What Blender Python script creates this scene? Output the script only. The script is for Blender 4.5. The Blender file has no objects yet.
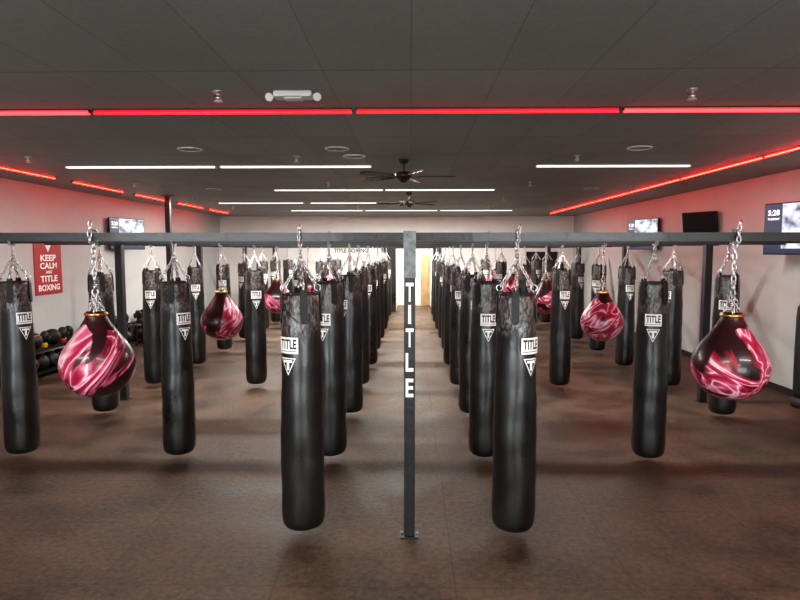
import bpy, bmesh, math, random
from mathutils import Vector, Matrix
random.seed(7)
S = bpy.context.scene
COL = S.collection
try:
    S.view_settings.view_transform = 'Standard'
    S.view_settings.look = 'None'
    S.view_settings.look = 'Medium High Contrast'
except Exception:
    pass
R = math.radians
# ------------------------------------------------------------------ materials
def mat(name, color, rough=0.5, metal=0.0, emit=None, estr=0.0, bump=None, var=None, coat=0.0, spec=None):
    m = bpy.data.materials.new(name); m.use_nodes = True
    nt = m.node_tree; b = nt.nodes['Principled BSDF']
    b.inputs['Base Color'].default_value = (*color, 1)
    b.inputs['Roughness'].default_value = rough
    b.inputs['Metallic'].default_value = metal
    b.inputs['Coat Weight'].default_value = coat
    if spec is not None: b.inputs['Specular IOR Level'].default_value = spec
    if emit:
        b.inputs['Emission Color'].default_value = (*emit, 1)
        b.inputs['Emission Strength'].default_value = estr
    tc = nt.nodes.new('ShaderNodeTexCoord')
    if var:
        sc, amt = var
        n = nt.nodes.new('ShaderNodeTexNoise'); n.inputs['Scale'].default_value = sc; n.inputs['Detail'].default_value = 6
        nt.links.new(tc.outputs['Object'], n.inputs['Vector'])
        r = nt.nodes.new('ShaderNodeValToRGB')
        r.color_ramp.elements[0].position = 0.3; r.color_ramp.elements[1].position = 0.7
        r.color_ramp.elements[0].color = (*[c*(1-amt) for c in color], 1)
        r.color_ramp.elements[1].color = (*[min(1, c*(1+amt)) for c in color], 1)
        nt.links.new(n.outputs['Fac'], r.inputs['Fac'])
        nt.links.new(r.outputs['Color'], b.inputs['Base Color'])
    if bump:
        sc, st, stretch = bump
        mp = nt.nodes.new('ShaderNodeMapping'); mp.inputs['Scale'].default_value = stretch
        n = nt.nodes.new('ShaderNodeTexNoise'); n.inputs['Scale'].default_value = sc; n.inputs['Detail'].default_value = 5
        bp = nt.nodes.new('ShaderNodeBump'); bp.inputs['Strength'].default_value = st; bp.inputs['Distance'].default_value = 0.02
        nt.links.new(tc.outputs['Object'], mp.inputs['Vector']); nt.links.new(mp.outputs['Vector'], n.inputs['Vector'])
        nt.links.new(n.outputs['Fac'], bp.inputs['Height']); nt.links.new(bp.outputs['Normal'], b.inputs['Normal'])
    return m

def grid_mat(name, c1, c2, line, rough, sx, sy, ox, oy, wx, wy, nscale, bumpst, big=0.35, rvar=0.0, p0=0.38, p1=0.62, linefac=1.0, spec=0.5, bigw=0.5, panel=0.0):
    """mottled surface with faint panel seams (wx: width of lengthwise seams, wy: of crosswise seams)"""
    m = bpy.data.materials.new(name); m.use_nodes = True
    nt = m.node_tree; b = nt.nodes['Principled BSDF']; b.inputs['Roughness'].default_value = rough
    b.inputs['Specular IOR Level'].default_value = spec
    N = nt.nodes.new; LK = nt.links.new
    def math_(op, a, bb):
        x = N('ShaderNodeMath'); x.operation = op
        for i, v in enumerate((a, bb)):
            if v is None: continue
            if isinstance(v, (int, float)): x.inputs[i].default_value = v
            else: LK(v, x.inputs[i])
        return x.outputs[0]
    tc = N('ShaderNodeTexCoord')
    n = N('ShaderNodeTexNoise'); n.inputs['Scale'].default_value = nscale; n.inputs['Detail'].default_value = 8
    n.inputs['Roughness'].default_value = 0.75
    nb = N('ShaderNodeTexNoise'); nb.inputs['Scale'].default_value = big; nb.inputs['Detail'].default_value = 6
    nb.inputs['Roughness'].default_value = 0.6
    LK(tc.outputs['Object'], n.inputs['Vector']); LK(tc.outputs['Object'], nb.inputs['Vector'])
    hv = math_('ADD', math_('MULTIPLY', n.outputs['Fac'], 1-bigw), math_('MULTIPLY', nb.outputs['Fac'], bigw))
    r = N('ShaderNodeValToRGB'); r.color_ramp.elements[0].position = p0; r.color_ramp.elements[1].position = p1
    r.color_ramp.elements[0].color = (*c1, 1); r.color_ramp.elements[1].color = (*c2, 1)
    LK(hv, r.inputs['Fac'])
    sep = N('ShaderNodeSeparateXYZ'); LK(tc.outputs['Object'], sep.inputs[0])
    outs = []; cells = []
    for ax, s, o, w in ((0, sx, ox, wx), (1, sy, oy, wy)):
        a = math_('SUBTRACT', sep.outputs[ax], o)
        p = math_('PINGPONG', a, s/2)
        outs.append(math_('LESS_THAN', p, w))
        cells.append(math_('FLOOR', math_('DIVIDE', a, s), None))
    g = math_('MULTIPLY', math_('MAXIMUM', outs[0], outs[1]), linefac)
    col = r.outputs['Color']
    if panel:
        cb = N('ShaderNodeCombineXYZ'); LK(cells[0], cb.inputs[0]); LK(cells[1], cb.inputs[1])
        wn = N('ShaderNodeTexWhiteNoise'); LK(cb.outputs[0], wn.inputs['Vector'])
        mr = N('ShaderNodeMapRange'); mr.inputs[3].default_value = 1-panel; mr.inputs[4].default_value = 1+panel
        LK(wn.outputs['Value'], mr.inputs[0])
        vm = N('ShaderNodeVectorMath'); vm.operation = 'SCALE'; LK(col, vm.inputs[0]); LK(mr.outputs[0], vm.inputs['Scale'])
        col = vm.outputs[0]
    mx = N('ShaderNodeMixRGB'); mx.inputs['Color2'].default_value = (*line, 1)
    LK(g, mx.inputs['Fac']); LK(col, mx.inputs['Color1'])
    LK(mx.outputs['Color'], b.inputs['Base Color'])
    bp = N('ShaderNodeBump'); bp.inputs['Strength'].default_value = bumpst; bp.inputs['Distance'].default_value = 0.01
    LK(n.outputs['Fac'], bp.inputs['Height']); LK(bp.outputs['Normal'], b.inputs['Normal'])
    if rvar:
        rr = N('ShaderNodeMapRange'); rr.inputs[1].default_value = 0.35; rr.inputs[2].default_value = 0.65
        rr.inputs[3].default_value = rough-rvar; rr.inputs[4].default_value = rough+rvar
        LK(nb.outputs['Fac'], rr.inputs[0]); LK(rr.outputs[0], b.inputs['Roughness'])
    return m

M = {}
M['floor'] = grid_mat('rubber_floor', (0.026, 0.0150, 0.0095), (0.125, 0.079, 0.052), (0.015, 0.010, 0.008), 0.50, 1.22, 1.83, 0.3, 0.2, 0.005, 0.005, 20, 0.7, big=1.5, rvar=0.12, p0=0.40, p1=0.60, linefac=0.45, spec=0.25, bigw=0.50, panel=0.08)
M['ceil'] = grid_mat('ceiling_tile', (0.205, 0.222, 0.213), (0.270, 0.292, 0.278), (0.06, 0.063, 0.062), 0.6, 0.61, 1.22, 0.0, 4.23, 0.004, 0.011, 30, 0.25, big=0.5, linefac=0.45, panel=0.08)
M['wall'] = mat('painted_wall', (0.44, 0.47, 0.465), 0.7, bump=(60, 0.1, (1, 1, 1)), var=(1.5, 0.04))
M['wallback'] = mat('grey_painted_wall', (0.72, 0.72, 0.69), 0.7, bump=(60, 0.1, (1, 1, 1)), var=(1.5, 0.04))
M['hall'] = mat('warm_painted_wall', (0.80, 0.78, 0.73), 0.7, var=(2, 0.04))
M['base'] = mat('black_baseboard', (0.012, 0.012, 0.012), 0.5, bump=(40, 0.05, (1, 1, 1)))
M['steel'] = mat('black_painted_steel', (0.017, 0.018, 0.019), 0.32, 0.0, bump=(25, 0.2, (1, 1, 1)), coat=0.15)
M['chrome'] = mat('galvanised_steel', (0.62, 0.62, 0.63), 0.3, 1.0, var=(30, 0.2))
M['greymetal'] = mat('grey_metal_plate', (0.15, 0.165, 0.17), 0.35, 0.5, var=(30, 0.3))  # plate metal, its pale tone also stands for reflected light on the post
M['gold'] = mat('brass_ring', (0.65, 0.42, 0.13), 0.3, 1.0, var=(30, 0.2))
M['white'] = mat('white_print', (0.88, 0.88, 0.87), 0.5, var=(20, 0.02))
M['black'] = mat('black_print', (0.008, 0.008, 0.008), 0.5, var=(20, 0.03))
M['plastic'] = mat('white_plastic', (0.62, 0.62, 0.60), 0.4, var=(20, 0.03))
M['lens'] = mat('bright_lens', (0.9, 0.9, 0.9), 0.3, emit=(1, 0.97, 0.92), estr=1.2)
M['red'] = mat('red_glow_tube', (0.8, 0.02, 0.02), 0.4, emit=(1, 0.010, 0.022), estr=2.4)
M['redhot'] = mat('bright_red_glow_tube', (0.8, 0.03, 0.03), 0.4, emit=(1, 0.04, 0.045), estr=4.0)
M['redside'] = mat('red_side_glow_tube', (0.8, 0.03, 0.03), 0.4, emit=(1, 0.0048, 0.0022), estr=64.0)
M['strap'] = mat('black_webbing', (0.015, 0.014, 0.014), 0.5, bump=(150, 0.3, (1, 1, 1)))
M['collar'] = mat('dark_maroon_vinyl', (0.035, 0.006, 0.008), 0.3, bump=(30, 0.3, (1, 1, 0.3)))
M['poster'] = mat('red_poster', (0.36, 0.012, 0.018), 0.5, var=(3, 0.05))
M['wood'] = mat('brown_wood', (0.42, 0.27, 0.15), 0.5, bump=(6, 0.1, (8, 8, 0.6)), var=(4, 0.2))
M['tvbody'] = mat('black_tv_plastic', (0.01, 0.01, 0.01), 0.25, bump=(80, 0.02, (1, 1, 1)))
M['tvoff'] = mat('dark_screen', (0.004, 0.004, 0.005), 0.35, var=(3, 0.1), spec=0.25)
M['tvnavy'] = mat('navy_screen', (0.01, 0.015, 0.03), 0.3, emit=(0.03, 0.045, 0.09), estr=0.8)
M['tvwhite'] = mat('white_screen_text', (0.8, 0.8, 0.8), 0.2, emit=(0.85, 0.92, 1), estr=1.0)
M['gunk'] = mat('speaker_grille', (0.22, 0.23, 0.23), 0.6, bump=(200, 0.3, (1, 1, 1)))
M['alu'] = mat('window_frame_metal', (0.1, 0.1, 0.1), 0.4, 0.5, var=(10, 0.1))

def tvpic():
    m = bpy.data.materials.new('screen_picture'); m.use_nodes = True; nt = m.node_tree; b = nt.nodes['Principled BSDF']
    tc = nt.nodes.new('ShaderNodeTexCoord'); n = nt.nodes.new('ShaderNodeTexNoise'); n.inputs['Scale'].default_value = 5
    n.inputs['Detail'].default_value = 2
    r = nt.nodes.new('ShaderNodeValToRGB'); e = r.color_ramp.elements
    e[0].position = 0.34; e[0].color = (0.08, 0.09, 0.12, 1); e[1].position = 0.55; e[1].color = (0.82, 0.87, 0.95, 1)
    x = e.new(0.43); x.color = (0.42, 0.47, 0.6, 1)
    nt.links.new(tc.outputs['Object'], n.inputs['Vector']); nt.links.new(n.outputs['Fac'], r.inputs['Fac'])
    nt.links.new(r.outputs['Color'], b.inputs['Emission Color']); b.inputs['Emission Strength'].default_value = 1.0
    b.inputs['Base Color'].default_value = (0.02, 0.02, 0.02, 1); b.inputs['Roughness'].default_value = 0.2
    return m
M['tvpic'] = tvpic()

def vinyl():
    m = bpy.data.materials.new('black_vinyl'); m.use_nodes = True; nt = m.node_tree; b = nt.nodes['Principled BSDF']
    b.inputs['Specular IOR Level'].default_value = 0.85
    tc = nt.nodes.new('ShaderNodeTexCoord'); oi = nt.nodes.new('ShaderNodeObjectInfo')
    ad = nt.nodes.new('ShaderNodeVectorMath'); ad.operation = 'ADD'
    sc = nt.nodes.new('ShaderNodeVectorMath'); sc.operation = 'SCALE'; sc.inputs[0].default_value = (11, 7, 5)
    nt.links.new(oi.outputs['Random'], sc.inputs['Scale'])
    nt.links.new(tc.outputs['Object'], ad.inputs[0]); nt.links.new(sc.outputs[0], ad.inputs[1])
    n1 = nt.nodes.new('ShaderNodeTexNoise'); n1.inputs['Scale'].default_value = 7; n1.inputs['Detail'].default_value = 4; n1.inputs['Distortion'].default_value = 0.7
    n2 = nt.nodes.new('ShaderNodeTexNoise'); n2.inputs['Scale'].default_value = 50; n2.inputs['Detail'].default_value = 6
    mp = nt.nodes.new('ShaderNodeMapping'); mp.inputs['Scale'].default_value = (1, 1, 0.5)
    nt.links.new(ad.outputs[0], mp.inputs['Vector'])
    nt.links.new(mp.outputs['Vector'], n1.inputs['Vector']); nt.links.new(mp.outputs['Vector'], n2.inputs['Vector'])
    sp = nt.nodes.new('ShaderNodeSeparateXYZ'); nt.links.new(tc.outputs['Object'], sp.inputs[0])
    mr = nt.nodes.new('ShaderNodeMapRange'); mr.inputs[1].default_value = 1.42; mr.inputs[2].default_value = 1.66
    mr.inputs[3].default_value = 0.06; mr.inputs[4].default_value = 0.95
    nt.links.new(sp.outputs[2], mr.inputs[0])
    b1 = nt.nodes.new('ShaderNodeBump'); b1.inputs['Distance'].default_value = 0.035
    nt.links.new(mr.outputs[0], b1.inputs['Strength'])
    b2 = nt.nodes.new('ShaderNodeBump'); b2.inputs['Strength'].default_value = 0.3; b2.inputs['Distance'].default_value = 0.004
    nt.links.new(n1.outputs['Fac'], b1.inputs['Height']); nt.links.new(n2.outputs['Fac'], b2.inputs['Height'])
    nt.links.new(b1.outputs['Normal'], b2.inputs['Normal']); nt.links.new(b2.outputs['Normal'], b.inputs['Normal'])
    r = nt.nodes.new('ShaderNodeValToRGB'); r.color_ramp.elements[0].position = 0.35; r.color_ramp.elements[1].position = 0.7
    r.color_ramp.elements[0].color = (0.003, 0.0033, 0.0033, 1); r.color_ramp.elements[1].color = (0.011, 0.012, 0.0115, 1)
    nt.links.new(n1.outputs['Fac'], r.inputs['Fac'])
    sr = nt.nodes.new('ShaderNodeValToRGB'); sr.color_ramp.elements[0].position = 0.45; sr.color_ramp.elements[1].position = 0.57
    sr.color_ramp.elements[0].color = (0, 0, 0, 1); sr.color_ramp.elements[1].color = (1, 1, 1, 1)
    nt.links.new(n2.outputs['Fac'], sr.inputs['Fac'])
    mm = nt.nodes.new('ShaderNodeMapRange'); mm.inputs[1].default_value = 1.52; mm.inputs[2].default_value = 1.58; mm.inputs[4].default_value = 0.85
    nt.links.new(sp.outputs[2], mm.inputs[0])
    ml = nt.nodes.new('ShaderNodeMath'); ml.operation = 'MULTIPLY'; nt.links.new(sr.outputs['Color'], ml.inputs[0]); nt.links.new(mm.outputs[0], ml.inputs[1])
    mx = nt.nodes.new('ShaderNodeMixRGB'); mx.inputs['Color2'].default_value = (0.15, 0.13, 0.125, 1)
    nt.links.new(ml.outputs[0], mx.inputs['Fac']); nt.links.new(r.outputs['Color'], mx.inputs['Color1']); nt.links.new(mx.outputs['Color'], b.inputs['Base Color'])
    rr = nt.nodes.new('ShaderNodeMapRange'); rr.inputs[1].default_value = 0.3; rr.inputs[2].default_value = 0.7
    rr.inputs[3].default_value = 0.27; rr.inputs[4].default_value = 0.40
    nt.links.new(n1.outputs['Fac'], rr.inputs[0]); nt.links.new(rr.outputs[0], b.inputs['Roughness'])
    return m
M['vinyl'] = vinyl()

def marble():
    m = bpy.data.materials.new('marbled_pink_vinyl'); m.use_nodes = True; nt = m.node_tree; b = nt.nodes['Principled BSDF']
    b.inputs['Roughness'].default_value = 0.3; b.inputs['Coat Weight'].default_value = 0.25
    tc = nt.nodes.new('ShaderNodeTexCoord'); oi = nt.nodes.new('ShaderNodeObjectInfo')
    ad = nt.nodes.new('ShaderNodeVectorMath'); ad.operation = 'ADD'
    sc = nt.nodes.new('ShaderNodeVectorMath'); sc.operation = 'SCALE'; sc.inputs[0].default_value = (9, 5, 13)
    nt.links.new(oi.outputs['Random'], sc.inputs['Scale'])
    mp0 = nt.nodes.new('ShaderNodeMapping'); mp0.inputs['Rotation'].default_value = (0.0, 0.85, 0.0)
    mp = nt.nodes.new('ShaderNodeMapping'); mp.inputs['Scale'].default_value = (0.38, 1.1, 1.7)
    nt.links.new(tc.outputs['Object'], mp0.inputs['Vector']); nt.links.new(mp0.outputs['Vector'], mp.inputs['Vector'])
    nt.links.new(mp.outputs['Vector'], ad.inputs[0]); nt.links.new(sc.outputs[0], ad.inputs[1])
    n = nt.nodes.new('ShaderNodeTexNoise'); n.inputs['Scale'].default_value = 2.5; n.inputs['Detail'].default_value = 3; n.inputs['Distortion'].default_value = 1.0
    nt.links.new(ad.outputs[0], n.inputs['Vector'])
    r = nt.nodes.new('ShaderNodeValToRGB'); r.color_ramp.interpolation = 'LINEAR'; e = r.color_ramp.elements
    e[0].position = 0.28; e[0].color = (0.008, 0.005, 0.006, 1); e[1].position = 0.76; e[1].color = (0.012, 0.004, 0.006, 1)
    for p, c in ((0.34, (0.03, 0.004, 0.008)), (0.365, (0.22, 0.008, 0.022)), (0.40, (0.38, 0.015, 0.05)), (0.42, (0.58, 0.12, 0.22)), (0.435, (0.82, 0.62, 0.68)), (0.45, (0.48, 0.05, 0.12)), (0.485, (0.26, 0.009, 0.03)), (0.52, (0.44, 0.03, 0.10)), (0.54, (0.66, 0.18, 0.30)), (0.555, (0.85, 0.64, 0.70)), (0.57, (0.55, 0.08, 0.17)), (0.60, (0.22, 0.008, 0.025)), (0.64, (0.08, 0.005, 0.010)), (0.66, (0.55, 0.12, 0.22)), (0.69, (0.25, 0.01, 0.03))):
        x = e.new(p); x.color = (*c, 1)
    nt.links.new(n.outputs['Fac'], r.inputs['Fac'])
    nk = nt.nodes.new('ShaderNodeTexNoise'); nk.inputs['Scale'].default_value = 1.7; nk.inputs['Detail'].default_value = 2.5; nk.inputs['Distortion'].default_value = 1.0
    a2 = nt.nodes.new('ShaderNodeVectorMath'); a2.operation = 'ADD'; a2.inputs[1].default_value = (3.3, 8.1, 1.7)
    nt.links.new(ad.outputs[0], a2.inputs[0]); nt.links.new(a2.outputs[0], nk.inputs['Vector'])
    sp = nt.nodes.new('ShaderNodeSeparateXYZ'); nt.links.new(tc.outputs['Object'], sp.inputs[0])
    zz = nt.nodes.new('ShaderNodeMapRange'); zz.inputs[1].default_value = 0.02; zz.inputs[2].default_value = 0.3; zz.inputs[3].default_value = 0.0; zz.inputs[4].default_value = 0.12
    nt.links.new(sp.outputs[2], zz.inputs[0])
    ks = nt.nodes.new('ShaderNodeMath'); ks.operation = 'ADD'; nt.links.new(nk.outputs['Fac'], ks.inputs[0]); nt.links.new(zz.outputs[0], ks.inputs[1])
    kr = nt.nodes.new('ShaderNodeValToRGB'); kr.color_ramp.elements[0].position = 0.57; kr.color_ramp.elements[1].position = 0.59
    kr.color_ramp.elements[0].color = (0, 0, 0, 1); kr.color_ramp.elements[1].color = (1, 1, 1, 1)
    nt.links.new(ks.outputs[0], kr.inputs['Fac'])
    mx = nt.nodes.new('ShaderNodeMixRGB'); mx.inputs['Color2'].default_value = (0.028, 0.006, 0.009, 1)
    nt.links.new(kr.outputs['Color'], mx.inputs['Fac']); nt.links.new(r.outputs['Color'], mx.inputs['Color1'])
    nt.links.new(mx.outputs['Color'], b.inputs['Base Color'])
    return m
M['marble'] = marble()

# ------------------------------------------------------------------ mesh helpers
def finish(name, bm, mats, parent=None, loc=(0, 0, 0), rot=(0, 0, 0), smooth=False, kind=None):
    me = bpy.data.meshes.new(name); bm.normal_update(); bm.to_mesh(me); bm.free()
    if smooth:
        for p in me.polygons: p.use_smooth = True
    for k in (mats if isinstance(mats, (list, tuple)) else [mats]): me.materials.append(M[k])
    o = bpy.data.objects.new(name, me); COL.objects.link(o)
    o.location = loc; o.rotation_euler = rot
    if parent: o.parent = parent
    if kind: o['kind'] = kind
    return o
def tag(o, label, cat, group=None):
    o['label'] = label; o['category'] = cat
    if group: o['group'] = group
    return o
def empty(name, loc, label, cat, group=None, rot=(0, 0, 0)):
    o = bpy.data.objects.new(name, None); COL.objects.link(o); o.location = loc; o.rotation_euler = rot
    o.empty_display_size = 0.1
    return tag(o, label, cat, group)
def box(bm, x0, x1, y0, y1, z0, z1, mi=0, bev=0):
    r = bmesh.ops.create_cube(bm, size=1)
    vs = r['verts']
    for v in vs:
        v.co = Vector(((x0+x1)/2+v.co.x*(x1-x0), (y0+y1)/2+v.co.y*(y1-y0), (z0+z1)/2+v.co.z*(z1-z0)))
    fs = set(f for v in vs for f in v.link_faces)
    for f in fs: f.material_index = mi
    if bev:
        es = list(set(e for v in vs for e in v.link_edges))
        bmesh.ops.bevel(bm, geom=es, offset=bev, segments=2, affect='EDGES', profile=0.5)
def revolve(bm, prof, seg=32, mi=0, squash=1.0):
    rings = []
    for r, z in prof:
        if r < 1e-5: rings.append([bm.verts.new((0, 0, z))])
        else: rings.append([bm.verts.new((r*math.cos(2*math.pi*i/seg), r*squash*math.sin(2*math.pi*i/seg), z)) for i in range(seg)])
    for a, b in zip(rings[:-1], rings[1:]):
        for i in range(seg):
            j = (i+1) % seg
            if len(a) == 1 and len(b) == 1: continue
            if len(a) == 1: f = bm.faces.new((a[0], b[j], b[i]))
            elif len(b) == 1: f = bm.faces.new((a[i], a[j], b[0]))
            else: f = bm.faces.new((a[i], a[j], b[j], b[i]))
            f.material_index = mi
    bmesh.ops.recalc_face_normals(bm, faces=bm.faces)
def torus(bm, mat4, R1, r, n=14, k=6, sx=1.0, mi=0):
    rings = []
    for i in range(n):
        a = 2*math.pi*i/n; ring = []
        for j in range(k):
            b = 2*math.pi*j/k
            p = Vector(((R1+r*math.cos(b))*math.cos(a), (R1+r*math.cos(b))*math.sin(a), r*math.sin(b)))
            p.x += (1 if math.cos(a) > 0 else -1)*R1*(sx-1) if abs(math.cos(a)) > 1e-6 else 0
            ring.append(bm.verts.new(mat4 @ p))
        rings.append(ring)
    for i in range(n):
        for j in range(k):
            f = bm.faces.new((rings[i][j], rings[(i+1) % n][j], rings[(i+1) % n][(j+1) % k], rings[i][(j+1) % k]))
            f.material_index = mi
def chain(bm, A, B, L=0.040, wire=0.0042, mi=0):
    A = Vector(A); B = Vector(B); d = B-A; n = max(1, round(d.length/(L*0.78))); step = d.length/n
    q = d.to_track_quat('X', 'Z').to_matrix().to_4x4()
    R1 = L*0.27; sx = (step*0.5+wire*0.9)/R1
    for i in range(n):
        c = A+d*((i+0.5)/n)
        m = Matrix.Translation(c) @ q @ Matrix.Rotation(R(45)+(i % 2)*R(90), 4, 'X')
        torus(bm, m, R1, wire, 12, 5, max(1.0, sx), mi)
def cyl(bm, A, B, r, seg=12, mi=0, r2=None):
    A = Vector(A); B = Vector(B); d = B-A
    m = Matrix.Translation((A+B)/2) @ d.to_track_quat('Z', 'Y').to_matrix().to_4x4()
    res = bmesh.ops.create_cone(bm, cap_ends=True, segments=seg, radius1=r, radius2=r if r2 is None else r2, depth=d.length, matrix=m)
    for f in set(f for v in res['verts'] for f in v.link_faces): f.material_index = mi
_tc = {}
def text_geo(txt, bold=0.02):
    if (txt, bold) in _tc: return _tc[(txt, bold)]
    cu = bpy.data.curves.new('tmp', 'FONT'); cu.body = txt; cu.offset = bold; cu.resolution_u = 3; cu.fill_mode = 'FRONT'
    o = bpy.data.objects.new('tmp', cu); COL.objects.link(o)
    bpy.context.view_layer.update()
    dg = bpy.context.evaluated_depsgraph_get(); me = o.evaluated_get(dg).to_mesh()
    vs = [(v.co.x, v.co.y) for v in me.vertices]; fs = [tuple(p.vertices) for p in me.polygons]
    o.evaluated_get(dg).to_mesh_clear(); bpy.data.objects.remove(o); bpy.data.curves.remove(cu)
    x0 = min(v[0] for v in vs); x1 = max(v[0] for v in vs); y0 = min(v[1] for v in vs); y1 = max(v[1] for v in vs)
    vs = [((a-x0)/(x1-x0), (b-y0)/(y1-y0)) for a, b in vs]
    _tc[(txt, bold)] = (vs, fs); return vs, fs
def add_text(bm, txt, cx, cz, w, h, f3, mi=0, bold=0.02):
    vs, fs = text_geo(txt, bold)
    nv = [bm.verts.new(f3(cx+(a-0.5)*w, cz+(b-0.5)*h)) for a, b in vs]
    for f in fs:
        try:
            g = bm.faces.new([nv[i] for i in f]); g.material_index = mi
        except ValueError: pass
def add_poly(bm, pts, f3, mi=0):
    f = bm.faces.new([bm.verts.new(f3(x, z)) for x, z in pts]); f.material_index = mi
def flat(y): return lambda x, z: Vector((x, y, z))
def wrap(rad): return lambda x, z: Vector((rad*math.sin(x/rad), -rad*math.cos(x/rad), z))

# ------------------------------------------------------------------ room
XL, XR, YF, YB, H = -7.0, 5.9, -4.0, 22.0, 3.49
def slab(name, x0, x1, y0, y1, z0, z1, m):
    bm = bmesh.new(); box(bm, x0, x1, y0, y1, z0, z1)
    return finish(name, bm, m, kind='structure')
slab('floor', XL-0.2, XR+0.2, YF, YB+2.7, -0.1, 0, 'floor')
slab('ceiling', XL-0.2, XR+0.2, YF, YB+2.7, H, H+0.1, 'ceil')
slab('wall_left', XL-0.2, XL, YF, YB, 0, H, 'wall')
slab('wall_right', XR, XR+0.2, YF, YB, 0, H, 'wall')
WO = ((-6.6, -1.5), (1.3, 5.5)); WZ0, WZ1 = 0.2, 3.0  # unseen front wall, added with openings laid out to shape the bag reflections
bm = bmesh.new()
box(bm, XL-0.2, XR+0.2, YF-0.15, YF, 0, WZ0); box(bm, XL-0.2, XR+0.2, YF-0.15, YF, WZ1, H)
box(bm, XL-0.2, WO[0][0], YF-0.15, YF, WZ0, WZ1); box(bm, WO[0][1], WO[1][0], YF-0.15, YF, WZ0, WZ1); box(bm, WO[1][1], XR+0.2, YF-0.15, YF, WZ0, WZ1)
finish('wall_front', bm, 'wall', kind='structure')
for i, (a, b) in enumerate(WO):  # frames for the unseen openings that light the bags from both sides
    bm = bmesh.new()
    for x in (a, (a+b)/2, b): box(bm, x-0.03, x+0.03, YF-0.11, YF-0.04, WZ0, WZ1)
    for z in (WZ0+0.03, WZ1-0.03): box(bm, a, b, YF-0.11, YF-0.04, z-0.03, z+0.03)
    finish('window_%d' % (i+1), bm, 'alu', kind='structure')
HX0, HX1, HZ = -0.55, 0.80, 2.3
bm = bmesh.new(); box(bm, XL-0.2, HX0, YB, YB+0.15, 0, H); box(bm, HX1, XR+0.2, YB, YB+0.15, 0, H); box(bm, HX0, HX1, YB, YB+0.15, HZ, H)
finish('wall_back', bm, 'wallback', kind='structure')
bm = bmesh.new(); box(bm, HX0-0.1, HX0, YB+0.15, YB+2.5, 0, H); box(bm, HX1, HX1+0.1, YB+0.15, YB+2.5, 0, H); box(bm, HX0-0.1, HX1+0.1, YB+2.5, YB+2.6, 0, H)
finish('wall_hallway', bm, 'hall', kind='structure')
slab('baseboard_left', XL, XL+0.015, YF, YB, 0, 0.11, 'base')
slab('baseboard_right', XR-0.015, XR, YF, YB, 0, 0.11, 'base')
bm = bmesh.new(); box(bm, XL+0.015, HX0-0.55, YB-0.015, YB, 0, 0.11); box(bm, HX1+0.32, XR-0.015, YB-0.015, YB, 0, 0.11)
finish('baseboard_back', bm, 'base', kind='structure')
bm = bmesh.new(); box(bm, HX0-0.55, HX0, YB-0.04, YB, 0, HZ+0.08); box(bm, HX1, HX1+0.32, YB-0.04, YB, 0, HZ+0.08); box(bm, HX0, HX1, YB-0.04, YB, HZ, HZ+0.08)
finish('trim_1', bm, 'base', kind='structure')
bm = bmesh.new(); box(bm, 0.40, 0.76, YB+2.45, YB+2.5, 0.0, 2.1, bev=0.008); box(bm, 0.46, 0.70, YB+2.435, YB+2.45, 0.15, 0.95); box(bm, 0.46, 0.70, YB+2.435, YB+2.45, 1.1, 1.95)
cyl(bm, (0.43, YB+2.45, 1.02), (0.43, YB+2.39, 1.02), 0.03, 12)
finish('door_1', bm, 'wood', kind='structure')
bm = bmesh.new(); box(bm, 4.3, 5.2, YB-0.05, YB, 0.0, 2.1, bev=0.008); box(bm, 4.2, 4.3, YB-0.06, YB, 0, 2.2); box(bm, 5.2, 5.3, YB-0.06, YB, 0, 2.2); box(bm, 4.2, 5.3, YB-0.06, YB, 2.1, 2.2)
finish('door_2', bm, 'base', kind='structure')

# ------------------------------------------------------------------ rig
ROWS = [4.6+1.7*i for i in range(10)]
ZB0, ZB1 = 2.328, 2.392
for i, y in enumerate(ROWS):
    bm = bmesh.new(); hw = 0.036; x0, x1 = -4.9, 4.9
    box(bm, x0, x1, -hw, hw, ZB1-0.010, ZB1); box(bm, x0, x1, -hw, hw, ZB0, ZB0+0.010); box(bm, x0, x1, -0.022, 0.022, ZB0+0.010, ZB1-0.010)
    o = finish('support_beam', bm, 'steel', loc=(0, y, 0))
    tag(o, 'long black steel beam with punching bags hanging beneath it', 'beam', 'black cross beams')
    if i == 0:
        for s in (-1, 1):
            bm = bmesh.new()
            box(bm, 0.06 if s > 0 else -0.26, 0.26 if s > 0 else -0.06, -0.042, -0.036, ZB0+0.006, ZB1-0.006)
            for k in range(3): cyl(bm, (s*(0.1+0.06*k), -0.042, 2.36), (s*(0.1+0.06*k), -0.052, 2.36), 0.009, 6)
            finish('splice_plate', bm, 'steel', parent=o)
        bm = bmesh.new(); box(bm, -0.048, 0.048, -0.05, -0.036, ZB0-0.28, ZB1+0.012, bev=0.002)  # bracket, lengthened in paler grey to paint the reflection on the post top
        for z in (2.10, 2.38): cyl(bm, (0, -0.05, z), (0, -0.06, z), 0.010, 6)
        finish('bracket_plate', bm, 'greymetal', parent=o, loc=(-0.01, 0, 0))
for x in (-4.35, 4.35):
    bm = bmesh.new(); y1 = ROWS[-1]-4.6+0.1
    box(bm, -0.035, 0.035, -0.05, y1, ZB1, ZB1+0.010); box(bm, -0.035, 0.035, -0.05, y1, ZB1+0.04, ZB1+0.05); box(bm, -0.02, 0.02, -0.05, y1, ZB1+0.01, ZB1+0.04)
    o = finish('support_rail', bm, 'steel', loc=(x, 4.6, 0)); tag(o, 'long black steel rail lying across the cross beams', 'beam', 'black steel rails')
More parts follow.
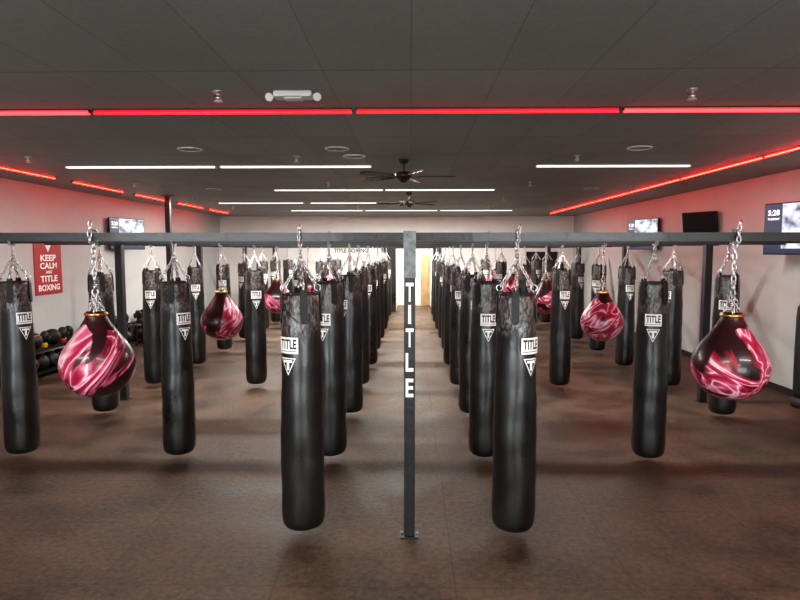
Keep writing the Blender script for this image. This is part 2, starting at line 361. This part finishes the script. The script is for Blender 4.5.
def post(x, y, w=0.042, z1=ZB0):
    e = empty('support_post', (x, y, 0), 'square black steel post bolted to the floor under the beams', 'post', 'black steel posts')
    bm = bmesh.new(); box(bm, -w, w, -w, w, 0.010, z1, bev=0.006); finish('shaft', bm, 'steel', parent=e)
    bm = bmesh.new(); box(bm, -w-0.03, w+0.03, -w-0.015, w+0.015, 0, 0.010, bev=0.002)
    for sx in (-1, 1): cyl(bm, (sx*(w+0.016), 0, 0.009), (sx*(w+0.016), 0, 0.02), 0.009, 6)
    finish('base_plate', bm, 'steel', parent=e)
    return e
for y in (5.5, 8.9, 12.3, 15.7, 19.1):
    for x in (-4.35, 4.35): post(x, y, 0.052, ZB1)
post(0, 19.9)
cp = post(-0.01, 4.6, 0.043)
cp['label'] = 'black steel post with white letters running down its front'
for ch, z in zip("TITLE", (1.94, 1.77, 1.59, 1.40, 1.20)):
    bm = bmesh.new()
    add_text(bm, ch, 0, z, 0.022 if ch == 'I' else 0.060, 0.145, flat(-0.0445), bold=0.025)
    finish('letter', bm, 'white', parent=cp)

# ------------------------------------------------------------------ heavy bag prototype
ZBAG = 0.075
L = 1.85
def mesh_of(nm, bm, ms, smooth):
    me = bpy.data.meshes.new(nm); bm.normal_update(); bm.to_mesh(me); bm.free()
    for k in ms: me.materials.append(M[k])
    if smooth:
        for p in me.polygons: p.use_smooth = True
    return me
def bag_parts():
    parts = []
    bm = bmesh.new()
    prof = [(0, 0.004), (0.06, 0.0), (0.11, 0.006), (0.142, 0.022), (0.158, 0.048), (0.165, 0.085), (0.168, 0.13)]
    for k in range(1, 26):
        t = k/25.0; z = 0.13+(L-0.13-0.05)*t
        prof.append((0.168-0.024*max(0, t-0.35)/0.65 + 0.0018*math.sin(k*1.5), z))
    prof += [(0.141, L-0.03), (0.138, L-0.008), (0.130, L), (0.12, L-0.004), (0.115, L-0.03), (0, L-0.035)]
    revolve(bm, prof, 56)
    for v in bm.verts:
        a = math.atan2(v.co.y, v.co.x); z = v.co.z
        k = 1+0.012*math.sin(3*a+z*5)+0.007*math.sin(5*a-z*7+1)+0.006*math.sin(2*a+z*11)
        if z > 1.5: k += 0.022*math.sin(8*a+2.5*math.sin(z*9))*(z-1.5)/0.35
        v.co.x *= k; v.co.y *= k
    parts.append(('bag_body', mesh_of('bag_body', bm, ['vinyl'], True), 0, True))
    bm = bmesh.new(); torus(bm, Matrix.Translation((0, 0, L-0.002)), 0.133, 0.009, 40, 6)
    parts.append(('rim', mesh_of('rim', bm, ['strap'], True), 0, True))
    bm = bmesh.new()
    P = lambda t, r, z: Vector((r, t, z))
    w = 0.030; f = []
    for wd, r, z in [(w*0.6, 0.1585, L-0.22), (w, 0.158, L-0.19), (w, 0.153, L-0.02), (w*0.8, 0.132, L+0.04)]:
        f.append((bm.verts.new(P(-wd, r, z)), bm.verts.new(P(wd, r, z)), bm.verts.new(P(wd, r-0.008, z)), bm.verts.new(P(-wd, r-0.008, z))))
    for A, B in zip(f[:-1], f[1:]):
        for i in range(4): bm.faces.new((A[i], A[(i+1) % 4], B[(i+1) % 4], B[i]))
    bm.faces.new(f[0]); bm.faces.new(f[-1])
    me = mesh_of('strap', bm, ['strap'], False)
    bm = bmesh.new()
    torus(bm, Matrix.Translation((0.130, 0, L+0.045)) @ Matrix.Rotation(R(90), 4, 'X'), 0.024, 0.0055, 12, 5)
    chain(bm, (0.120, 0, L+0.058), (0.012, 0, L+0.245), L=0.044, wire=0.0055)
    me2 = mesh_of('chain', bm, ['chrome'], True)
    for k in range(4):
        parts.append(('strap', me, 45+90*k, True)); parts.append(('chain', me2, 45+90*k, True))
    bm = bmesh.new()
    torus(bm, Matrix.Translation((0, 0, L+0.255)) @ Matrix.Rotation(R(90), 4, 'X'), 0.022, 0.006, 14, 6)
    cyl(bm, (0, 0, L+0.273), (0, 0, L+0.305), 0.013, 10)
    torus(bm, Matrix.Translation((0, 0, L+0.32)) @ Matrix.Rotation(R(90), 4, 'Y'), 0.016, 0.005, 14, 6)
    parts.append(('swivel', mesh_of('swivel', bm, ['chrome'], True), 0, False))
    top = ZB0-ZBAG; y = 0.046; bm = bmesh.new()
    chain(bm, (0, 0, L+0.33), (0, 0, top-0.01), L=0.05, wire=0.0055)
    h = ZB1-ZB0+0.014
    for A, B in (((0, -y, top-0.012), (0, y, top-0.012)), ((0, -y, top-0.012), (0, -y, top+h)), ((0, y, top-0.012), (0, y, top+h)), ((0, -y, top+h), (0, y, top+h)), ((0, -y-0.002, top+h), (0.012, -y-0.002, top+h+0.04))):
        chain(bm, A, B, L=0.045, wire=0.0055)
    parts.append(('hanging_chain', mesh_of('hanging_chain', bm, ['chrome'], True), 0, False))
    bm = bmesh.new(); zc = L-0.380; R0 = 0.1695
    f0 = wrap(R0); f1 = wrap(R0+0.001); f2 = wrap(R0+0.002)
    def patch(x0, x1, z0, z1, f, mi, n=8):
        for i in range(n):
            a = x0+(x1-x0)*i/n; b = x0+(x1-x0)*(i+1)/n
            add_poly(bm, [(a, z0), (b, z0), (b, z1), (a, z1)], f, mi)
    patch(-0.084, 0.084, zc-0.062, zc+0.062, f0, 0)
    patch(-0.072, 0.072, zc-0.046, zc-0.041, f1, 1)
    add_text(bm, "TITLE", 0, zc+0.010, 0.142, 0.074, f1, 1, 0.03)
    ze = zc-0.094
    def tri(w, h, zt, f, mi, n=6):
        for i in range(n):
            t0, t1 = i/n, (i+1)/n; a = w*(1-t0); b = w*(1-t1); m = 4
            for k in range(m):
                p = [(-a+2*a*k/m, zt-h*t0), (-b+2*b*k/m, zt-h*t1), (-b+2*b*(k+1)/m, zt-h*t1), (-a+2*a*(k+1)/m, zt-h*t0)]
                if b < 1e-6: p = [p[0], p[1], p[3]]
                add_poly(bm, p, f, mi)
    tri(0.066, 0.136, ze, f0, 0); tri(0.053, 0.110, ze-0.009, f1, 1)
    patch(-0.038, 0.038, ze-0.036, ze-0.016, f2, 0, 4); patch(-0.0115, 0.0115, ze-0.092, ze-0.036, f2, 0, 2)
    bmesh.ops.recalc_face_normals(bm, faces=bm.faces)
    parts.append(('printed_logo', mesh_of('printed_logo', bm, ['white', 'black'], False), 0, True))
    return parts
PROTO = bag_parts()
def heavy_bag(x, y, rot):
    e = empty('heavy_bag', (x, y, ZBAG), 'tall black vinyl punching bag with white logo, hung on chains', 'punching bag', 'black hanging heavy bags')
    for nm, me, er, turns in PROTO:
        o = bpy.data.objects.new(nm, me); COL.objects.link(o); o.parent = e
        o.rotation_euler = (0, 0, R((rot if turns else 0)+er))
    return e
ROT = {(-0.82, 0): -26, (0.82, 0): 32, (-0.82, 1): -18, (0.82, 1): 2, (-2.45, 1): 52, (2.45, 1): -18, (-4.1, 1): 62, (-2.45, 3): 22, (2.45, 3): 8, (4.1, 2): -30}
POS = {(-0.82, 0): -0.85, (0.82, 0): 0.81, (-4.1, 1): -4.22, (-2.45, 1): -2.50, (2.45, 1): 2.53, (4.1, 2): 4.18, (-4.1, 2): -4.18, (-0.82, 1): -0.86, (0.82, 1): 0.79, (4.1, 3): 4.2, (-4.1, 3): -4.22, (-2.45, 3): -2.54}
def off(v, a): return v+random.uniform(-a, a)
for c in (-4.1, -2.45, -0.82, 0.82, 2.45, 4.1):
    for i, y in enumerate(ROWS):
        if abs(c) == 2.45 and i % 2 == 0: continue
        if abs(c) == 4.1 and i == 0: continue
        if c == 4.1 and i == 1: continue
        face = -math.degrees(math.atan2(c, y))
        heavy_bag(POS.get((c, i), off(c, 0.03)), y, ROT.get((c, i), face+random.uniform(-45, 45)))
# freestanding bag by the right wall
e = empty('freestanding_bag', (5.69, 8.62, 0), 'slim black freestanding punching bag standing beside the wall', 'punching bag')
bm = bmesh.new(); revolve(bm, [(0, 0), (0.165, 0), (0.178, 0.015), (0.175, 0.08), (0.16, 0.12), (0.12, 0.15), (0, 0.15)], 32)
finish('base', bm, 'strap', parent=e, smooth=True)
bm = bmesh.new(); revolve(bm, [(0, 0.15), (0.14, 0.152), (0.155, 0.20), (0.16, 0.5), (0.16, 1.0), (0.158, 1.30), (0.15, 1.44), (0.12, 1.50), (0.07, 1.53), (0, 1.535)], 32)
finish('padded_body', bm, 'strap', parent=e, smooth=True)

# ------------------------------------------------------------------ teardrop bags
def wparts(ZW):
    P = []
    bm = bmesh.new(); Rr = 0.278
    prof = [(0, -0.262)]
    for k in range(1, 11):
        a = -math.pi/2+math.pi/2*k/10
        prof.append((Rr*math.cos(a), 0.262*math.sin(a)))
    up = [(0.273, 0.04), (0.259, 0.085), (0.235, 0.13), (0.205, 0.175), (0.171, 0.22), (0.138, 0.265), (0.106, 0.31), (0.081, 0.355), (0.064, 0.40)]
    prof += up; prof.append((0, 0.40))
    revolve(bm, prof, 40)
    P.append(('bag_body', mesh_of('teardrop_body', bm, ['marble'], True), 0))
    def rad(z):
        for (ra, za), (rb, zb) in zip(prof[:-1], prof[1:]):
            if za <= z <= zb and zb > za: return ra+(rb-ra)*(z-za)/(zb-za)
        return 0.05
    bm = bmesh.new(); seg = 48; prev = None
    for z in (0.0, 0.15, 0.3, 0.45, 0.6, 0.8, 1.0):
        ring = []
        for i in range(seg):
            a = 2*math.pi*i/seg
            lo = 0.285+0.03*math.sin(2*a+0.6)+0.015*math.sin(5*a)
            zz = lo+(0.412-lo)*z; r = rad(min(zz, 0.395))+0.003
            ring.append(bm.verts.new((r*math.cos(a), r*math.sin(a), zz)))
        if prev:
            for i in range(seg): bm.faces.new((prev[i], prev[(i+1) % seg], ring[(i+1) % seg], ring[i]))
        prev = ring
    bm.faces.new(prev)
    P.append(('top_cap', mesh_of('top_cap', bm, ['collar'], True), 0))
    bm = bmesh.new(); torus(bm, Matrix.Translation((0, 0, 0.390)), 0.073, 0.014, 24, 8)
    P.append(('clamp_ring', mesh_of('clamp_ring', bm, ['gold'], True), 0))
    bm = bmesh.new(); chain(bm, (0.06, 0, 0.405), (0.01, 0, 0.54), L=0.042, wire=0.0055)
    me = mesh_of('chain', bm, ['chrome'], True)
    for k in range(3): P.append(('chain', me, 30+120*k))
    bm = bmesh.new()
    torus(bm, Matrix.Translation((0, 0, 0.56)) @ Matrix.Rotation(R(90), 4, 'X'), 0.022, 0.007, 14, 6)
    cyl(bm, (0, 0, 0.578), (0, 0, 0.62), 0.014, 10)
    torus(bm, Matrix.Translation((0, 0, 0.635)) @ Matrix.Rotation(R(90), 4, 'Y'), 0.017, 0.006, 14, 6)
    P.append(('swivel', mesh_of('swivel', bm, ['chrome'], True), 0))
    bm = bmesh.new(); top = ZB0-ZW; y = 0.046; h = ZB1-ZB0+0.014
    chain(bm, (0, 0, 0.645), (0, 0, top-0.01), L=0.055, wire=0.0065)
    for A, B in (((0, -y, top-0.012), (0, y, top-0.012)), ((0, -y, top-0.012), (0, -y, top+h)), ((0, y, top-0.012), (0, y, top+h)), ((0, -y, top+h), (0, y, top+h)), ((0, -y, top+h), (0.01, -y, top+h+0.07))):
        chain(bm, A, B, L=0.05, wire=0.006)
    P.append(('hanging_chain', mesh_of('hanging_chain', bm, ['chrome'], True), 0))
    return P
ZWA, ZWB = 1.375, 1.31
WPA = wparts(ZWA); WPB = wparts(ZWB)
for c in (-2.45, 2.45):
    for i in (0, 2, 4, 6, 8):
        e = empty('teardrop_bag', (c*(1.0 if i == 0 else 1.04), ROWS[i], ZWA if i == 0 else ZWB), 'teardrop-shaped marbled pink, white and black punching bag on a chain', 'punching bag', 'pink marbled teardrop bags')
        rz = random.uniform(0, 360) if i else (20 if c < 0 else 100)
        for nm, me, er in (WPA if i == 0 else WPB):
            o = bpy.data.objects.new(nm, me); COL.objects.link(o); o.parent = e
            o.rotation_euler = (0, 0, R(er + (rz if nm != 'hanging_chain' else 0)))

# ------------------------------------------------------------------ lights
def tube_fixture(x, y, ln=2.2, power=120):
    e = empty('ceiling_light', (x, y, H), 'long narrow white fluorescent fixture mounted on the dark ceiling', 'ceiling light', 'linear ceiling lights')
    bm = bmesh.new(); box(bm, -ln/2, ln/2, -0.06, 0.06, -0.010, 0, bev=0.003); box(bm, -ln/2-0.012, -ln/2, -0.05, 0.05, -0.030, 0); box(bm, ln/2, ln/2+0.012, -0.05, 0.05, -0.030, 0)
    finish('housing', bm, 'plastic', parent=e)
    bm = bmesh.new(); box(bm, -ln/2, ln/2, -0.045, 0.045, -0.026, -0.010, bev=0.007)
    finish('diffuser', bm, 'lens', parent=e)
    li = bpy.data.lights.new('lamp', 'AREA'); li.shape = 'RECTANGLE'; li.size = ln; li.size_y = 0.10; li.energy = power; li.color = (1, 0.97, 0.91)
    o = bpy.data.objects.new('lamp', li); COL.objects.link(o); o.parent = e; o.location = (0, 0, -0.033)
for x, y in ((-3.97, 8.9), (-1.69, 8.9), (2.92, 8.9), (-1.68, 12.35), (0.58, 12.35), (-3.9, 15.7), (-1.5, 15.7), (-2.6, 18.7), (-0.3, 18.7), (2.0, 18.7)):
    tube_fixture(x, y, power=105 if y < 14 else 200)
for x, y in ((-3.6, 1.6), (0.0, 1.6), (3.6, 1.6), (-1.8, -1.2), (1.8, -1.2)):
    tube_fixture(x, y, power=75)

def led(x, y, vertical, ln=2.34, m='red', r=0.020):
    e = empty('led_strip_light', (x, y, H), 'glowing red tube light in a thin black channel along the ceiling', 'strip light', 'red ceiling strip lights', rot=(0, 0, R(90) if vertical else 0))
    bm = bmesh.new(); box(bm, -ln/2-0.008, ln/2+0.008, -0.04, 0.04, -0.012, 0)
    for s in (-1, 1): box(bm, s*(ln/2+0.003)-0.005, s*(ln/2+0.003)+0.005, -0.02, 0.02, -0.030, -0.012)
    finish('channel', bm, 'steel', parent=e)
    bm = bmesh.new(); cyl(bm, (-ln/2, 0, -0.012-r), (ln/2, 0, -0.012-r), r, 12)
    finish('glowing_tube', bm, m, parent=e)
for k, x in enumerate((-3.97, -1.655, 0.66, 2.975)): led(x, 5.35, False, ln=2.27, m='redhot' if k in (0, 3) else 'red', r=0.016)
led(4.62, 5.35, False, ln=0.90, m='redhot', r=0.016)
for k, y in enumerate((1.8, 4.05)+tuple(6.85+2.42*k for k in range(6))):  # first two positions are unseen strips added to redden the floor sides
    ln = 2.385 if y > 5 else 2.1
    led(4.62, y, True, ln=ln, m='redside', r=0.010)
    led(-6.05, y, True, ln=min(ln, 1.9), m='redside', r=0.0085)

# ------------------------------------------------------------------ ceiling fans
def fan(x, y, rot):
    e = empty('ceiling_fan', (x, y, H), 'black ceiling fan with five blades on a short rod', 'ceiling fan', 'black ceiling fans', rot=(0, 0, R(rot)))
    bm = bmesh.new(); revolve(bm, [(0, 0), (0.075, 0), (0.072, -0.02), (0.05, -0.055), (0.02, -0.065), (0, -0.065)], 20)
    finish('canopy', bm, 'steel', parent=e, smooth=True)
    bm = bmesh.new(); cyl(bm, (0, 0, -0.06), (0, 0, -0.17), 0.014, 10); finish('downrod', bm, 'steel', parent=e)
    bm = bmesh.new(); revolve(bm, [(0, -0.16), (0.05, -0.163), (0.11, -0.18), (0.125, -0.21), (0.12, -0.24), (0.09, -0.265), (0.05, -0.285), (0.04, -0.31), (0, -0.315)], 24)
    finish('motor_housing', bm, 'steel', parent=e, smooth=True)
    for k in range(5):
        m = Matrix.Rotation(R(72*k), 4, 'Z') @ Matrix.Translation((0, 0, -0.235)) @ Matrix.Rotation(R(12), 4, 'X')
        b2 = bmesh.new(); box(b2, 0.09, 0.24, -0.018, 0.018, -0.004, 0.004)
        outl = [(0.2, -0.05), (0.3, -0.065), (0.6, -0.075), (0.68, -0.06), (0.71, 0), (0.68, 0.06), (0.6, 0.075), (0.3, 0.065), (0.2, 0.05)]
        top = [b2.verts.new((a, b, 0.008)) for a, b in outl]; bot = [b2.verts.new((a, b, 0.001)) for a, b in outl]
        b2.faces.new(top); b2.faces.new(bot[::-1])
        for i in range(len(outl)): j = (i+1) % len(outl); b2.faces.new((bot[i], bot[j], top[j], top[i]))
        for v in b2.verts: v.co = m @ v.co
        finish('blade', b2, 'tvbody', parent=e)
fan(-0.10, 8.3, 2); fan(-0.04, 13.0, 40)

# ------------------------------------------------------------------ ceiling small things
def sprinkler(x, y):
    e = empty('fire_sprinkler', (x, y, H), 'small metal fire sprinkler head hanging from the ceiling', 'sprinkler', 'ceiling sprinklers')
    bm = bmesh.new(); revolve(bm, [(0, 0), (0.045, 0), (0.042, -0.012), (0.015, -0.02), (0.015, -0.04), (0.026, -0.045), (0.024, -0.065), (0.008, -0.07), (0, -0.07)], 16)
    finish('stem', bm, 'chrome', parent=e, smooth=True)
    bm = bmesh.new(); revolve(bm, [(0, -0.07), (0.036, -0.076), (0.036, -0.081), (0, -0.083)], 16); finish('deflector', bm, 'plastic', parent=e)
for x in (-5.05, -1.5, 2.15):
    for y in (4.75, 7.95, 11.0, 14.05, 17.1):
        if x == -5.05 and y == 4.75: continue
        sprinkler(x, y)
def speaker(x, y, r=0.15):
    e = empty('ceiling_speaker', (x, y, H), 'round flush ceiling speaker with a grey grille', 'speaker', 'round ceiling speakers')
    bm = bmesh.new(); revolve(bm, [(0, 0), (r, 0), (r, -0.008), (r-0.02, -0.014), (r-0.025, -0.006), (0, -0.006)], 28); finish('rim', bm, 'plastic', parent=e)
    bm = bmesh.new(); revolve(bm, [(0, -0.012), (r-0.05, -0.010), (r-0.026, -0.0065), (0, -0.0065)], 28); finish('grille', bm, 'gunk', parent=e)
for x, y in ((-2.7, 7.4), (-0.9, 7.4), (2.75, 7.4), (-0.75, 8.0), (3.6, 12.2), (-4.0, 12.2)): speaker(x, y)
e = empty('emergency_light', (-0.92, 4.80, H), 'white plastic twin-lamp emergency light on the ceiling', 'emergency light')
bm = bmesh.new(); box(bm, -0.15, 0.15, -0.07, 0.07, -0.045, 0, bev=0.012); box(bm, -0.07, 0.07, -0.05, 0.05, -0.058, -0.04, bev=0.008); finish('body', bm, 'plastic', parent=e)
for s in (-1, 1):
    bm = bmesh.new(); cyl(bm, (s*0.14, 0, -0.028), (s*0.165, 0, -0.03), 0.012, 10); cyl(bm, (s*0.182, 0.02, -0.022), (s*0.188, -0.03, -0.042), 0.022, 16, r2=0.032)
    finish('lamp_head', bm, 'plastic', parent=e)
bm = bmesh.new(); box(bm, -0.055, 0.055, -0.055, 0.055, 0, H, bev=0.008); box(bm, -0.11, 0.11, -0.11, 0.11, 0, 0.02); box(bm, -0.11, 0.11, -0.11, 0.11, H-0.02, H)
tag(finish('support_column', bm, 'steel', loc=(-5.5, 13.6, 0)), 'slim black steel column from floor to ceiling', 'column')

# ------------------------------------------------------------------ televisions
def tv(x, y, z, rot, on=True, wx=1.2, hz=0.68, wallx=None, tilt=0):
    e = empty('television', (x, y, z), 'wall-mounted flat screen television ' + ('showing a programme' if on else 'switched off'), 'television', 'wall televisions', rot=(R(tilt), 0, R(rot)))
    bm = bmesh.new(); box(bm, -wx/2, wx/2, 0, 0.05, -hz/2, hz/2, bev=0.008); box(bm, -0.3, 0.3, 0.05, 0.08, -0.15, 0.15)
    finish('frame', bm, 'tvbody', parent=e)
    bm = bmesh.new()
    w, h = wx/2-0.018, hz/2-0.018
    if on:
        add_poly(bm, [(-w*0.5, -h*0.8), (w, -h*0.8), (w, h), (-w*0.5, h)], flat(-0.002), 0)
        add_poly(bm, [(-w, -h), (-w*0.5, -h), (-w*0.5, h), (-w, h)], flat(-0.002), 1)
        add_poly(bm, [(-w*0.5, -h), (w, -h), (w, -h*0.8), (-w*0.5, -h*0.8)], flat(-0.002), 1)
    else:
        add_poly(bm, [(-w, -h), (w, -h), (w, h), (-w, h)], flat(-0.002), 2)
    s = finish('screen', bm, ['tvpic', 'tvnavy', 'tvoff'], parent=e)
    if on:
        bm = bmesh.new(); add_text(bm, "5:28", -w*0.75, h*0.66, w*0.34, 0.085, flat(-0.004)); add_text(bm, "TUESDAY", -w*0.75, h*0.40, w*0.36, 0.032, flat(-0.004))
        finish('screen_text', bm, 'tvwhite', parent=s)
    bm = bmesh.new()
    loc = Matrix.Rotation(R(-rot), 4, 'Z') @ Vector((wallx-x, 0, 0))
    cyl(bm, (0, 0.06, 0), (loc.x, loc.y, 0), 0.022, 8); finish('wall_bracket', bm, 'steel', parent=e)
tv(5.66, 8.90, 2.58, -72, wx=1.2, hz=0.78, wallx=XR); tv(5.62, 11.9, 2.78, -62, on=False, wx=0.75, hz=0.44, wallx=XR, tilt=8); tv(5.62, 14.8, 2.64, -72, wx=1.1, hz=0.74, wallx=XR)
tv(-6.72, 14.2, 2.64, 72, wx=1.1, hz=0.74, wallx=XL)

# ------------------------------------------------------------------ poster + back wall lettering
e = empty('wall_poster', (XL+0.012, 11.45, 1.91), 'red wall poster with white lettering reading KEEP CALM', 'poster', rot=(0, 0, R(90)))
bm = bmesh.new(); box(bm, -0.43, 0.43, -0.006, 0.012, -0.5, 0.5); finish('poster_sheet', bm, 'poster', parent=e)
bm = bmesh.new(); f = flat(-0.008)
for t, z, w, h in (("KEEP", 0.20, 0.50, 0.12), ("CALM", 0.05, 0.54, 0.12), ("AND", -0.07, 0.2, 0.06), ("TITLE", -0.20, 0.54, 0.12), ("BOXING", -0.37, 0.68, 0.12)): add_text(bm, t, 0, z, w, h, f, bold=0.03)
add_poly(bm, [(-0.09, 0.44), (0.09, 0.44), (0.0, 0.31)], f)
finish('poster_lettering', bm, 'white', parent=e)
bm = bmesh.new(); add_text(bm, "TITLE BOXING", 0, 0, 1.25, 0.15, flat(0))
tag(finish('wall_lettering', bm, 'black', loc=(-2.2, YB-0.006, 2.24)), 'black painted lettering on the grey wall', 'sign')

# ------------------------------------------------------------------ low racks with medicine balls and boxing gloves
BC = [(0.75, 0.48, 0.02), (0.02, 0.02, 0.02), (0.55, 0.03, 0.02), (0.02, 0.02, 0.02), (0.06, 0.06, 0.06), (0.5, 0.14, 0.02)]
for i, c in enumerate(BC): M['band%d' % i] = mat('coloured_rubber_band', c, 0.5, var=(10, 0.1))
M['ballblk'] = mat('black_ball_leather', (0.008, 0.008, 0.008), 0.5, bump=(60, 0.3, (1, 1, 1)))
M['blackshelf'] = mat('matt_black_shelf', (0.010, 0.010, 0.010), 0.7, bump=(60, 0.1, (1, 1, 1)), spec=0.2)
bm = bmesh.new(); bmesh.ops.create_uvsphere(bm, u_segments=24, v_segments=14, radius=0.15)
BALL = mesh_of('ball_body', bm, ['ballblk'], True)
BANDS = []
for i in range(6):
    bm = bmesh.new(); torus(bm, Matrix.Translation((0.075, 0, 0)) @ Matrix.Rotation(R(90), 4, 'Y'), 0.120, 0.012, 24, 6)
    BANDS.append(mesh_of('coloured_band', bm, ['band%d' % i], True))
bm = bmesh.new()
revolve(bm, [(0, 0.30), (0.035, 0.295), (0.065, 0.27), (0.080, 0.23), (0.082, 0.19), (0.074, 0.15), (0.060, 0.11), (0.052, 0.08), (0, 0.08)], 20, squash=0.78)
for v in bm.verts:
    v.co.y += 0.25*max(0, v.co.z-0.2)
b3 = bmesh.new(); revolve(b3, [(0, 0.225), (0.018, 0.215), (0.029, 0.19), (0.031, 0.16), (0.026, 0.12), (0.018, 0.10), (0, 0.095)], 14)
mt = Matrix.Translation((0.062, 0.03, 0.0)) @ Matrix.Rotation(R(8), 4, 'Y')
mp_ = {v: bm.verts.new(mt @ v.co) for v in b3.verts}
for f_ in b3.faces: bm.faces.new([mp_[v] for v in f_.verts])
b3.free()
GLOVE = mesh_of('mitt', bm, ['ballblk'], True)
CUFFS = []
for i in range(6):
    bm = bmesh.new(); revolve(bm, [(0, 0), (0.048, 0), (0.056, 0.006), (0.057, 0.07), (0.053, 0.085), (0, 0.085)], 18, squash=0.85)
    CUFFS.append(mesh_of('cuff', bm, ['band%d' % i], True))
n = 0
for y0 in (9.7, 12.0, 14.3):
    e = empty('storage_rack', (-6.66, y0, 0), 'low black metal two-tier gear rack against the wall', 'rack', 'black gear racks')
    for x in (-0.17, 0.17):
        for y in (0, 1.95):
            bm = bmesh.new(); box(bm, x-0.02, x+0.02, y-0.02, y+0.02, 0, 0.485); finish('upright', bm, 'blackshelf', parent=e)
    for z in (0.10, 0.50):
        bm = bmesh.new(); box(bm, -0.19, 0.19, -0.02, 1.97, z-0.015, z)
        finish('shelf', bm, 'blackshelf', parent=e)
    for k in range(6):
        b = empty('medicine_ball', (-6.66, y0+0.20+0.31*k, 0.10+0.155), 'black medicine ball with a coloured band on a rack', 'medicine ball', 'medicine balls on the racks')
        rot = (random.uniform(-.5, .5), random.uniform(-.35, .35), random.uniform(-1.0, 0.4))
        for nm, me in (('ball_body', BALL), ('coloured_band', BANDS[n % 6])):
            o = bpy.data.objects.new(nm, me); COL.objects.link(o); o.parent = b; o.rotation_euler = rot
        n += 1 + (random.random() < 0.4)
    yy = y0+0.02
    for k, kind in enumerate("ggbgbggb"):
        w = 0.23 if kind == 'g' else 0.32
        if yy+w > y0+1.97: break
        if kind == 'b':
            b = empty('medicine_ball', (-6.66, yy+w/2, 0.50+0.155), 'black medicine ball with a coloured band on a rack', 'medicine ball', 'medicine balls on the racks')
            for nm, me in (('ball_body', BALL), ('coloured_band', BANDS[(n+k) % 6])):
                o = bpy.data.objects.new(nm, me); COL.objects.link(o); o.parent = b; o.rotation_euler = (0.2, 0.2, -0.15*k)
        else:
            b = empty('boxing_glove', (-6.64, yy+w/2, 0.502), 'padded black boxing glove with a coloured cuff standing on a rack', 'boxing glove', 'boxing gloves on the racks', rot=(0, 0, random.choice((0.2, -0.3, 3.0, 3.3))))
            for nm, me in (('mitt', GLOVE), ('cuff', CUFFS[(n+k) % 6])):
                o = bpy.data.objects.new(nm, me); COL.objects.link(o); o.parent = b
        yy += w+0.01

# ------------------------------------------------------------------ hallway lamp, world, camera
e = empty('ceiling_light', (0.1, 23.3, H), 'small warm ceiling light in the hallway', 'ceiling light')
bm = bmesh.new(); revolve(bm, [(0, -0.05), (0.12, -0.04), (0.15, 0), (0, 0)], 20); finish('diffuser', bm, 'lens', parent=e)
li = bpy.data.lights.new('lamp', 'AREA'); li.size = 0.25; li.energy = 120; li.color = (1, 0.94, 0.84)
o = bpy.data.objects.new('lamp', li); COL.objects.link(o); o.parent = e; o.location = (0, 0, -0.06)

w = bpy.data.worlds.new('world'); S.world = w; w.use_nodes = True
bg = w.node_tree.nodes['Background']; bg.inputs[0].default_value = (0.93, 0.97, 1, 1); bg.inputs[1].default_value = 8.5

cam = bpy.data.cameras.new('camera'); co = bpy.data.objects.new('camera', cam); COL.objects.link(co)
co.location = (0, 0, 2.26); co.rotation_euler = (R(90-4.76), 0, R(1.05)); cam.lens = 27; cam.sensor_width = 36; cam.clip_end = 100
S.camera = co
